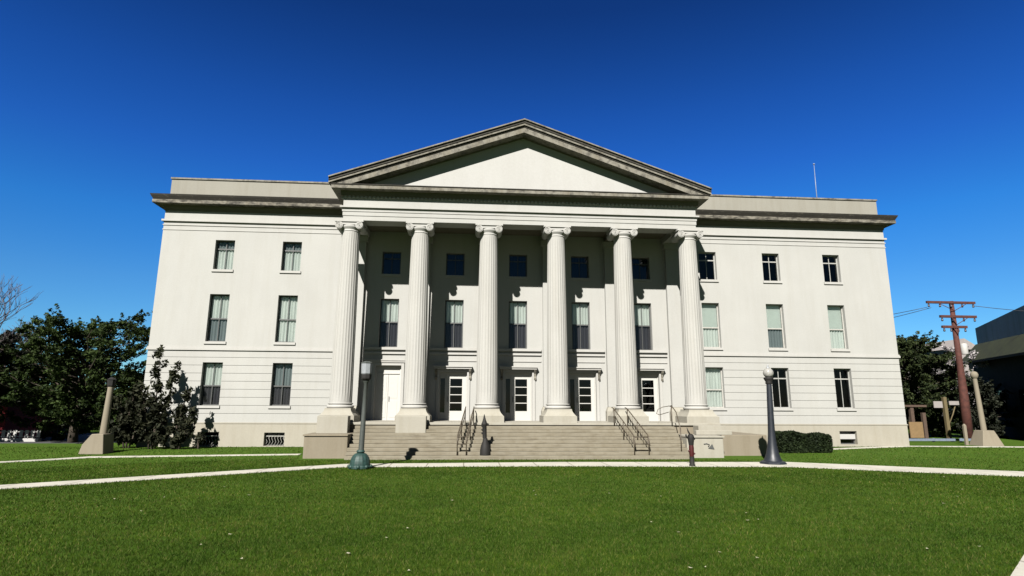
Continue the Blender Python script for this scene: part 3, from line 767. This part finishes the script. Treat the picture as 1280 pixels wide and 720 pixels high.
m = MB(); m.lathe([(.22,6.3),(.24,6.35),(.24,7.0),(.20,7.08)], (.36,-.05), 12); m.build('transformer', M['white'], U_)
def wire(p, q, sag, label):
    m = MB(); pts = []
    for k in range(17):
        t_ = k/16; pts.append((p[0]+(q[0]-p[0])*t_, p[1]+(q[1]-p[1])*t_, p[2]+(q[2]-p[2])*t_-sag*4*t_*(1-t_)))
    m.tube(pts, .022, 5); tag(m.build('power_line', M['wire']), label, 'wire')
wire((30.9,5.9,9.75), (21,19.3,10.2), .7, 'thin dark power line sagging from the left tip of the top crossarm')
wire((31.2,5.9,9.72), (21,22,9.6), .9, 'thin dark power line hanging just below the upper wire left of the pole')
wire((34.6,5.9,9.9), (60,2,11), 1.2, 'power line running right from the top crossarm over the dark building')

# ------------------------------------------------------------------ dark building at right
B_ = empty('dark_building', (38,6,0), 'dark low building with a mossy sloping roof and grey upper wall at the right edge', 'building', rz=-math.atan2(.36,.93))
# local +Y runs away from the camera along the wall, local +X into the building
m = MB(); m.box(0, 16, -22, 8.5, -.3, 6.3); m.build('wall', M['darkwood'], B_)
m = MB(); m.prism_y([(-.9,6.30),(16,6.30),(16,7.95),(.6,7.95)], -22.4, 8.9) ; m.build('mossy_roof', M['moss'], B_)
m = MB(); m.box(.7, 15.8, -21, 8.8, 7.9, 9.3); m.prism_x([(-21,9.302),(8.8,9.302),(8.8,9.36),(-2,10.25),(-21,12.6)], .70, 15.8); m.build('upper_wall', M['house_grey'], B_)
m = MB()
for y in (-6.5,-3.2,.2,3.6):
    m.box(-.05, .0, y, y+1.2, 2.2, 3.8)
m.build('window', M['glass_dark'], B_)
m = MB(); m.box(-1.0, -.85, -22.4, 8.9, 6.16, 6.34); m.build('gutter', M['brown'], B_)

# far white house between pole and building
H_ = empty('white_house', (51.0,26,0), 'pale distant house with a low gable glimpsed between the utility pole and the dark building', 'house')
m = MB(); m.box(-1.7, 1.9, 0, 8, -.2, 8.7); m.build('wall', M['house_white'], H_)
m = MB(); m.prism_y([(-1.9,8.7),(2.1,8.7),(.1,9.9)], -.4, 8.4); m.build('roof', M['house_white'], H_)
m = MB()
for x in (-1.3,.5): m.box(x, x+.7, -.03, -.001, 6.6, 7.9)
m.build('window', M['glass_dark'], H_)

# things between the courthouse and the building
m = MB(); K_ = empty('tan_board_stand', (28.75,6,0), 'tan board panel held between two brown posts beside the right end of the courthouse', 'board stand')
m = MB(); m.box(-.35, .65, -.06, .02, .35, 1.45); m.build('board', M['tan'], K_, .01)
for x, h in ((-.05,2.5),(.82,2.1)):
    m = MB(); m.box(x, x+.24, .05, .25, 0, h); m.build('post', M['brown'], K_)
m = MB(); m.box(-.6, 1.15, -.02, .3, 2.5, 2.64); m.build('beam', M['brown'], K_)
K_ = empty('sign_post', (30.9,5.4,0), 'ochre post carrying small white panels in front of the dark trees at the right', 'sign post')
m = MB(); m.box(-.13, .10, 0, .2, 0, 3.2); m.build('post', M['ochre'], K_)
m = MB(); m.box(-.95, -.30, -.05, 0, 2.45, 2.90); m.build('panel', M['house_white'], K_); m = MB(); m.box(.22, .95, -.05, 0, 2.65, 2.92); m.build('panel', M['house_white'], K_)
m = MB(); m.tube([(.0,.1,1.1),(.5,.1,2.0),(.85,.1,2.8)], .04, 6); m.build('brace', M['ochre'], K_)
K_ = empty('guard_rail', (31.5,4.6,0), 'low pale blue rail running along the grass right of the courthouse', 'guard rail')
m = MB(); m.box(-6, .6, -.06, .06, .22, .38); m.build('beam', M['railblue'], K_)
for x in (-4.5,-2.5,-.5):
    m = MB(); m.box(x, x+.12, .07, .17, 0, .40); m.build('post', M['railblue'], K_)
m = MB(); m.box(-.09,.09,-.06,.06,0,1.25); m.frustum((-.09,.09,-.06,.06),1.252,(-.02,.02,-.02,.02),1.36)
tag(m.build('marker_post', M['lampconc'], loc=(28.55,1.4,.1)), 'short pale marker post just left of the tapered concrete lamp block', 'post')

# ------------------------------------------------------------------ left side: wall, pickets, red shed
K_ = empty('picket_fence', (-32,4.6,.1), 'low white picket fence under the dark trees at the far left', 'fence')
m = MB(); m.box(-18, 3.0, -.15, .15, -.1, .26); m.build('base_wall', M['white'], K_)
m = MB(); m.box(-18, 3.0, -.03, .03, .34, .38); m.box(-18, 3.0, -.03, .03, .62, .66)
k = -15.9
while k < 3.0:
    m.box(k, k+.20, -.06, -.031, .30, .74); k += .34
m.build('pickets', M['white'], K_)
K_ = empty('red_shed', (-36.6,6.3,0), 'deep red shed wall half hidden behind the trees at the left edge', 'shed')
m = MB(); m.box(-6, 4.2, 0, 5, 0, 3.3); m.build('wall', M['redwall'], K_)
m = MB(); m.prism_y([(-6.4,3.3),(4.6,3.3),(-1,4.8)], -.3, 5.3); m.build('roof', M['darkwood'], K_)

# ------------------------------------------------------------------ vegetation
def leaves(pts, size, aspect=1.6, up=.3, jitter=.35):
    """pts (N,3) -> quads (one island each)"""
    N_ = len(pts); nrm = RNG.normal(size=(N_,3)); nrm[:,2] = np.abs(nrm[:,2])+up; nrm /= np.linalg.norm(nrm, axis=1)[:,None]
    a = np.cross(nrm, RNG.normal(size=(N_,3))); a /= np.linalg.norm(a, axis=1)[:,None]; b_ = np.cross(nrm, a)
    s = size*(1+jitter*RNG.normal(size=(N_,1))).clip(.4, 2)
    A = a*s*aspect/2; B = b_*s/2
    v = np.stack([pts-A, pts+B*.9-A*.1, pts+A, pts-B*.9-A*.1], 1).reshape(-1,3)
    return v
def leaf_obj(name, v, mat, parent=None, k=4):
    n = len(v)//k; me = bpy.data.meshes.new(name)
    me.vertices.add(len(v)); me.vertices.foreach_set('co', v.astype(np.float32).ravel())
    me.loops.add(n*k); me.loops.foreach_set('vertex_index', np.arange(n*k, dtype=np.int32))
    me.polygons.add(n); me.polygons.foreach_set('loop_start', np.arange(n, dtype=np.int32)*k)
    try: me.polygons.foreach_set('loop_total', np.full(n, k, dtype=np.int32))
    except Exception: pass
    me.update(calc_edges=True); me.materials.append(mat)
    o = bpy.data.objects.new(name, me); col.objects.link(o); o.parent = parent; return o
def blob(c, r, n):
    d = RNG.normal(size=(n,3)); d /= np.linalg.norm(d, axis=1)[:,None]
    rr = RNG.random((n,1))**.45
    return np.array(c)+d*rr*np.array(r)
LS, LN = .68, 1.0
def tree(name, loc, h, rx, label, cat='tree', mat='oak', trunk_h=.25, nb=26, leafs=160, lsize=.16, br=.65, rise=.35, lean=0, trunk_r=.16, shape='round', barkm='bark', group=None, flat=.55, seed=None):
    if seed is not None: random.seed(seed)
    R0 = empty(name, loc, label, cat, group)
    m = MB(); tp = [(0,0,-.1)]
    for i in range(1, 7): tp.append((lean*h*(i/6)**1.3+random.uniform(-.08,.08), random.uniform(-.08,.08), h*.93*i/6))
    m.tube(tp, [trunk_r*(1-.85*i/6) for i in range(7)], 8)
    P = []
    for k in range(nb):
        t_ = trunk_h+(1-trunk_h)*(k+random.random())/nb; z = h*.93*t_
        i = min(int(t_*6), 5); fr = t_*6-i; base = Vector(tp[i]).lerp(Vector(tp[i+1]), fr)
        q = (t_-trunk_h)/(1-trunk_h)
        if shape == 'round': R1 = rx*math.sqrt(max(.06, 1-(2*q-.85)**2*.82))
        elif shape == 'cone': R1 = rx*(1.05-.9*q)
        elif shape == 'spread': R1 = rx*(.55+.45*math.sin(PI*min(1, q*.9+.1)))
        else: R1 = rx*(.9-.45*q)
        a = k*2.39996+random.uniform(-.4,.4); L_1 = R1*random.uniform(.6,1.12)
        d = Vector((math.cos(a), math.sin(a), 0)); pts = [base]; 
        for s in range(1, 5):
            u = s/4; pts.append(base+d*L_1*u+Vector((random.uniform(-.1,.1), random.uniform(-.1,.1), L_1*rise*u**1.2)))
        m.tube(pts, [max(.012, trunk_r*.34*(1-q*.6)*(1-.85*s/4)) for s in range(5)], 5)
        for s in range(4):
            u = .30+.72*s/3; c_ = base+d*L_1*u+Vector((random.uniform(-.35,.35), random.uniform(-.35,.35), L_1*rise*u+random.uniform(-.15,.2)))
            rr = br*random.uniform(.35,.95)*(1.05-.35*u)
            P.append(blob(c_, (rr, rr, rr*flat), int(LN*leafs*random.uniform(.5,1.2))))
        # thin sprigs running past the leaf mass give an uneven outline
        for s in range(3):
            u = random.uniform(.75, 1.02); c_ = base+d*L_1*u+Vector((0,0,L_1*rise*u)); e_ = c_+d*random.uniform(.3,.9)+Vector((random.uniform(-.4,.4), random.uniform(-.4,.4), random.uniform(.25,.8)))
            m.tube([c_, e_], [.014,.006], 3)
            for w_ in (.35,.6,.8,1.0): P.append(blob(c_.lerp(e_, w_), (.13,.13,.10), 9))
    m.build('trunk', M[barkm], R0)
    if leafs: leaf_obj('crown', leaves(np.concatenate(P), lsize*LS), M[mat], R0)
    return R0
# dark mass at left
tree('cedar_tree', (-26.4,3.5,.1), 7.0, 4.6, 'broad dark evergreen tree with upswept boughs reaching towards the left corner of the courthouse', mat='ever', nb=64, leafs=170, lsize=.15, br=.85, rise=.42, trunk_h=.12, trunk_r=.28, shape='spread', seed=3)
tree('holly_tree', (-32.0,3.0,.1), 6.2, 3.4, 'dark brownish evergreen tree at the left edge in front of the red shed', mat='ever2', nb=32, leafs=190, lsize=.17, br=.8, rise=.3, trunk_h=.36, trunk_r=.2, seed=11)
tree('oak_tree', (-36.5,9,.1), 7.4, 4.2, 'tall dark evergreen tree behind the others at the left edge', mat='ever2', nb=32, leafs=170, lsize=.2, br=.9, rise=.3, trunk_h=.15, trunk_r=.2, seed=5)
tree('yew_tree', (-23.4,3.6,.1), 4.3, 2.2, 'low dense dark tree behind the tan lamp post at the left', mat='ever', nb=26, leafs=190, lsize=.15, br=.75, rise=.2, trunk_h=.02, trunk_r=.14, seed=6)
tree('juniper_tree', (-29.2,6.2,.1), 5.4, 3.3, 'dense dark tree filling the gap between the two front evergreens at the left', mat='ever', nb=30, leafs=190, lsize=.17, br=.85, rise=.25, trunk_h=.02, trunk_r=.14, seed=16)
# bare tree
def bare(loc, h, label, seed):
    random.seed(seed); R0 = empty('bare_tree', loc, label, 'tree'); m = MB()
    def grow(p, d, L_, r, dep):
        pts = [p]; 
        for s in range(3):
            d = (d+Vector((random.uniform(-.18,.18), random.uniform(-.18,.18), random.uniform(-.02,.14)))).normalized(); pts.append(pts[-1]+d*L_/3)
        m.tube(pts, [r, r*.88, r*.76, r*.65], 5 if dep > 2 else 3)
        if dep == 0: return
        for k in range(3 if dep > 1 else 4):
            a = random.uniform(0, 2*PI); e = Vector((math.cos(a), math.sin(a), random.uniform(.1,.7)))
            grow(pts[random.choice((2,3,3))], (d*.9+e*.75).normalized(), L_*random.uniform(.6,.82), r*.6, dep-1)
    grow(Vector((0,0,-.1)), Vector((0,0,1)), h*.30, .17, 5)
    m.build('branches', M['twig'], R0)
bare((-38.5,12,0), 13.5, 'taller leafless grey tree above the evergreens at the left edge', 4)
bare((-33.5,10,0), 10.0, 'smaller leafless grey tree right of the taller bare one', 9)

def shrub(loc, stems, label, mat='shrubleaf', seed=1, name='leafy_shrub', lsize=.12, dens=130):
    random.seed(seed); R0 = empty(name, loc, label, 'shrub'); m = MB(); P = []
    for (dx, dy, h, w_) in stems:
        pts = [Vector((dx*.15, dy*.15, -.05))]
        for s in range(1, 6):
            u = s/5; pts.append(Vector((dx*(.15+.85*u)+random.uniform(-.06,.06), dy*u+random.uniform(-.06,.06), h*.95*u)))
        m.tube(pts, [.05*(1-.75*s/5) for s in range(6)], 6)
        for k in range(int(h*5)):
            u = .08+.92*(k+random.random())/int(h*5); i = min(int(u*5), 4); c_ = pts[i].lerp(pts[i+1], u*5-i)
            a = random.uniform(0, 2*PI); R1 = w_*(1.0-.72*u)*random.uniform(.25,1)
            c2 = c_+Vector((math.cos(a)*R1, math.sin(a)*R1, random.uniform(0,.25)))
            m.tube([c_, c2], .012, 3)
            rr = random.uniform(.12,.26)
            P.append(blob(c2, (rr, rr, rr*1.25), int(dens*random.uniform(.2,.72)*(.45+.9*(1-u)))))
    m.build('stems', M['bark'], R0); leaf_obj('foliage', leaves(np.concatenate(P), lsize, 1.9), M[mat], R0)
    return R0
shrub((-19.3,-1.6,.1), [(-.15,0,5.5,.60),(.80,.1,4.5,.45),(-.9,0,3.4,.55),(.15,-.2,2.4,.7)], 'tallest leafy dark shrub at the left corner of the courthouse with several pointed stems', seed=2)
shrub((-17.95,-1.7,.1), [(.05,0,3.3,.50),(.55,0,2.3,.40),(-.30,0,2.0,.55)], 'smaller pointed shrub standing right of the tallest one near the first ground floor window', seed=4)
shrub((-20.9,-1.0,.1), [(0,0,3.4,.7),(.6,0,2.5,.6),(-.6,0,2.5,.7)], 'rounded dark shrub between the tan lamp post and the tallest shrub', seed=8, dens=190)
shrub((-17.0,-1.5,.12), [(0,0,.75,.3)], 'knee-high dark shrub beneath the first basement window', seed=9, lsize=.09)

# right side trees
tree('oak_tree', (31.0,9.0,0), 8.1, 3.3, 'round dark green tree right beside the courthouse at the right', mat='oak', nb=40, leafs=230, lsize=.16, br=.9, rise=.25, trunk_h=.25, trunk_r=.22, seed=21)
tree('oak_tree', (34.2,11.0,0), 6.6, 2.6, 'lower dark tree behind the red-brown utility pole', mat='oak', nb=30, leafs=200, lsize=.17, br=.85, rise=.2, trunk_h=.05, trunk_r=.18, seed=22)
tree('blossom_tree', (38.3,12.5,0), 7.6, 1.6, 'small tree dotted with pale blossom between the utility pole and the dark building', mat='blossom', nb=18, leafs=12, lsize=.16, br=.6, rise=.4, trunk_h=.3, trunk_r=.1, seed=23)
tree('laurel_tree', (29.5,12.5,0), 4.2, 2.4, 'low bushy dark tree behind the tan board stand', mat='ever2', nb=26, leafs=190, lsize=.18, br=.85, rise=.1, trunk_h=.02, trunk_r=.15, seed=24)
tree('laurel_tree', (37.0,9.5,0), 4.6, 2.2, 'low bushy dark tree against the far corner of the dark building', mat='ever2', nb=26, leafs=190, lsize=.18, br=.85, rise=.1, trunk_h=.02, trunk_r=.15, seed=25)

# clipped hedge
def hedge(x0, x1, y0, y1, h, label, seed):
    R0 = empty('clipped_hedge', ((x0+x1)/2, (y0+y1)/2, .05), label, 'hedge', 'clipped hedges against the right wing')
    lx, ly = (x1-x0)/2, (y1-y0)/2; m = MB(); m.box(-lx+.12, lx-.12, -ly+.12, ly-.12, 0, h-.12)
    core = m.build('branches', M['hedge'], R0, .08)
    n = int(5200*(x1-x0)*h); p = RNG.uniform(-1, 1, (n,3)); ax = RNG.choice(3, n, p=[.2,.45,.35]); sg = np.sign(RNG.uniform(-1,1,n)); sg[ax == 2] = 1
    p[np.arange(n), ax] = sg*(1-.10*RNG.random(n)**2)
    # rounded corners
    r = (np.abs(p)**6).sum(1)**(1/6); p = p/np.maximum(r, 1)[:,None]*(1+.02*RNG.normal(size=(n,1)))
    pts = p*np.array([lx, ly, h/2])+np.array([0,0,h/2]); bump = .05*np.sin(pts[:,0]*5+1.3*seed)*np.cos(pts[:,1]*4+seed)
    pts[:,2] += bump*(pts[:,2] > h*.5)
    leaf_obj('foliage', leaves(pts, .075, 1.5), M['hedge'], R0)
hedge(13.5, 14.95, -4.0, -2.7, 1.08, 'shorter taller clipped hedge directly behind the globe lamp post', 1)
hedge(14.9, 16.45, -3.9, -2.7, .98, 'lower clipped hedge with a rounded right end under the right wing windows', 2)

# far tree line (continuous)
P = []
for sx in (-1, 1):
    for k in range(330):
        x = sx*RNG.uniform(27 if sx > 0 else 26, 130); y = RNG.uniform(24, 34) if sx > 0 else RNG.uniform(19, 34)
        P.append(blob((x, y, RNG.uniform(.6, 3.6)), (1.5,1.5,1.3), 90))
tag(leaf_obj('distant_woods', leaves(np.concatenate(P), .38), M['ever2']), 'dark distant belt of trees along the horizon on both sides', 'trees', kind='stuff')

# ------------------------------------------------------------------ grass
def in_poly_strip(x, y):
    msk = np.zeros(len(x), bool)
    for far, near in PATHS:
        poly = far+near[::-1]; ins = np.zeros(len(x), bool); j = len(poly)-1
        for i in range(len(poly)):
            xi, yi = poly[i]; xj, yj = poly[j]
            cnd = ((yi > y) != (yj > y)); 
            with np.errstate(divide='ignore', invalid='ignore'):
                xx = (xj-xi)*(y-yi)/(yj-yi)+xi
            ins ^= cnd & (x < xx); j = i
        msk |= ins
    return msk
def grass(n, dmin, dmax, hmean, wk):
    d = np.exp(RNG.uniform(np.log(dmin), np.log(dmax), n)); a = RNG.uniform(-.86, .96, n)
    x = CP.x+d*np.sin(a); y = CP.y+d*np.cos(a)
    keep = ~in_poly_strip(x, y) & (y < .0) & ~((x > -10.6) & (x < 12.3) & (y > -6.6)) & (np.abs(x) < 60)
    x, y, d = x[keep], y[keep], d[keep]; n = len(x); z = gzn(x, y)
    h = hmean*(.6+.8*RNG.random(n)); wd = wk*d*(.7+.6*RNG.random(n))+.003
    th = RNG.uniform(0, 2*PI, n); ln = RNG.normal(size=(n,2))*h[:,None]*.55
    dx, dy = np.cos(th)*wd/2, np.sin(th)*wd/2
    v = np.stack([np.stack([x-dx,y-dy,z-.005],1), np.stack([x+dx,y+dy,z-.005],1), np.stack([x+ln[:,0],y+ln[:,1],z+h],1)], 1).reshape(-1,3)
    return v
V = np.concatenate([grass(620000, 7.5, 30, .045, .00062), grass(120000, 22, 48, .045, .0008)])
tag(leaf_obj('lawn_grass', V, M['blade'], None, 3), 'short mown green grass covering the front lawn', 'grass', kind='stuff')
# pale fallen leaves
random.seed(31)
spots = []
while len(spots) < 46:
    d = 8.5*(28/8.5)**random.random(); a = random.uniform(-.62, .72); x = CP.x+d*math.sin(a); y = CP.y+d*math.cos(a)
    if y < -10.6 and not in_poly_strip(np.array([x]), np.array([y]))[0]: spots.append((x, y))
for x, y in spots:
    m = MB(); s = random.uniform(.018,.034); a = random.uniform(0, 2*PI); pts = []
    for k in range(6):
        t_ = 2*PI*k/6; px, py = s*math.cos(t_)*1.5, s*math.sin(t_)*(.8+.25*(k % 2)); pts.append((px*math.cos(a)-py*math.sin(a), px*math.sin(a)+py*math.cos(a), .006*math.cos(2*t_)))
    m.add(pts+[(0,0,-.006)], [(k, (k+1) % 6, 6) for k in range(6)], True)
    tag(m.build('fallen_leaf', M['leaf_litter'], loc=(x, y, .048)), 'small pale fallen leaf lying on the mown front lawn', 'leaf', 'pale leaves scattered over the front lawn')

sc.render.engine = 'CYCLES'
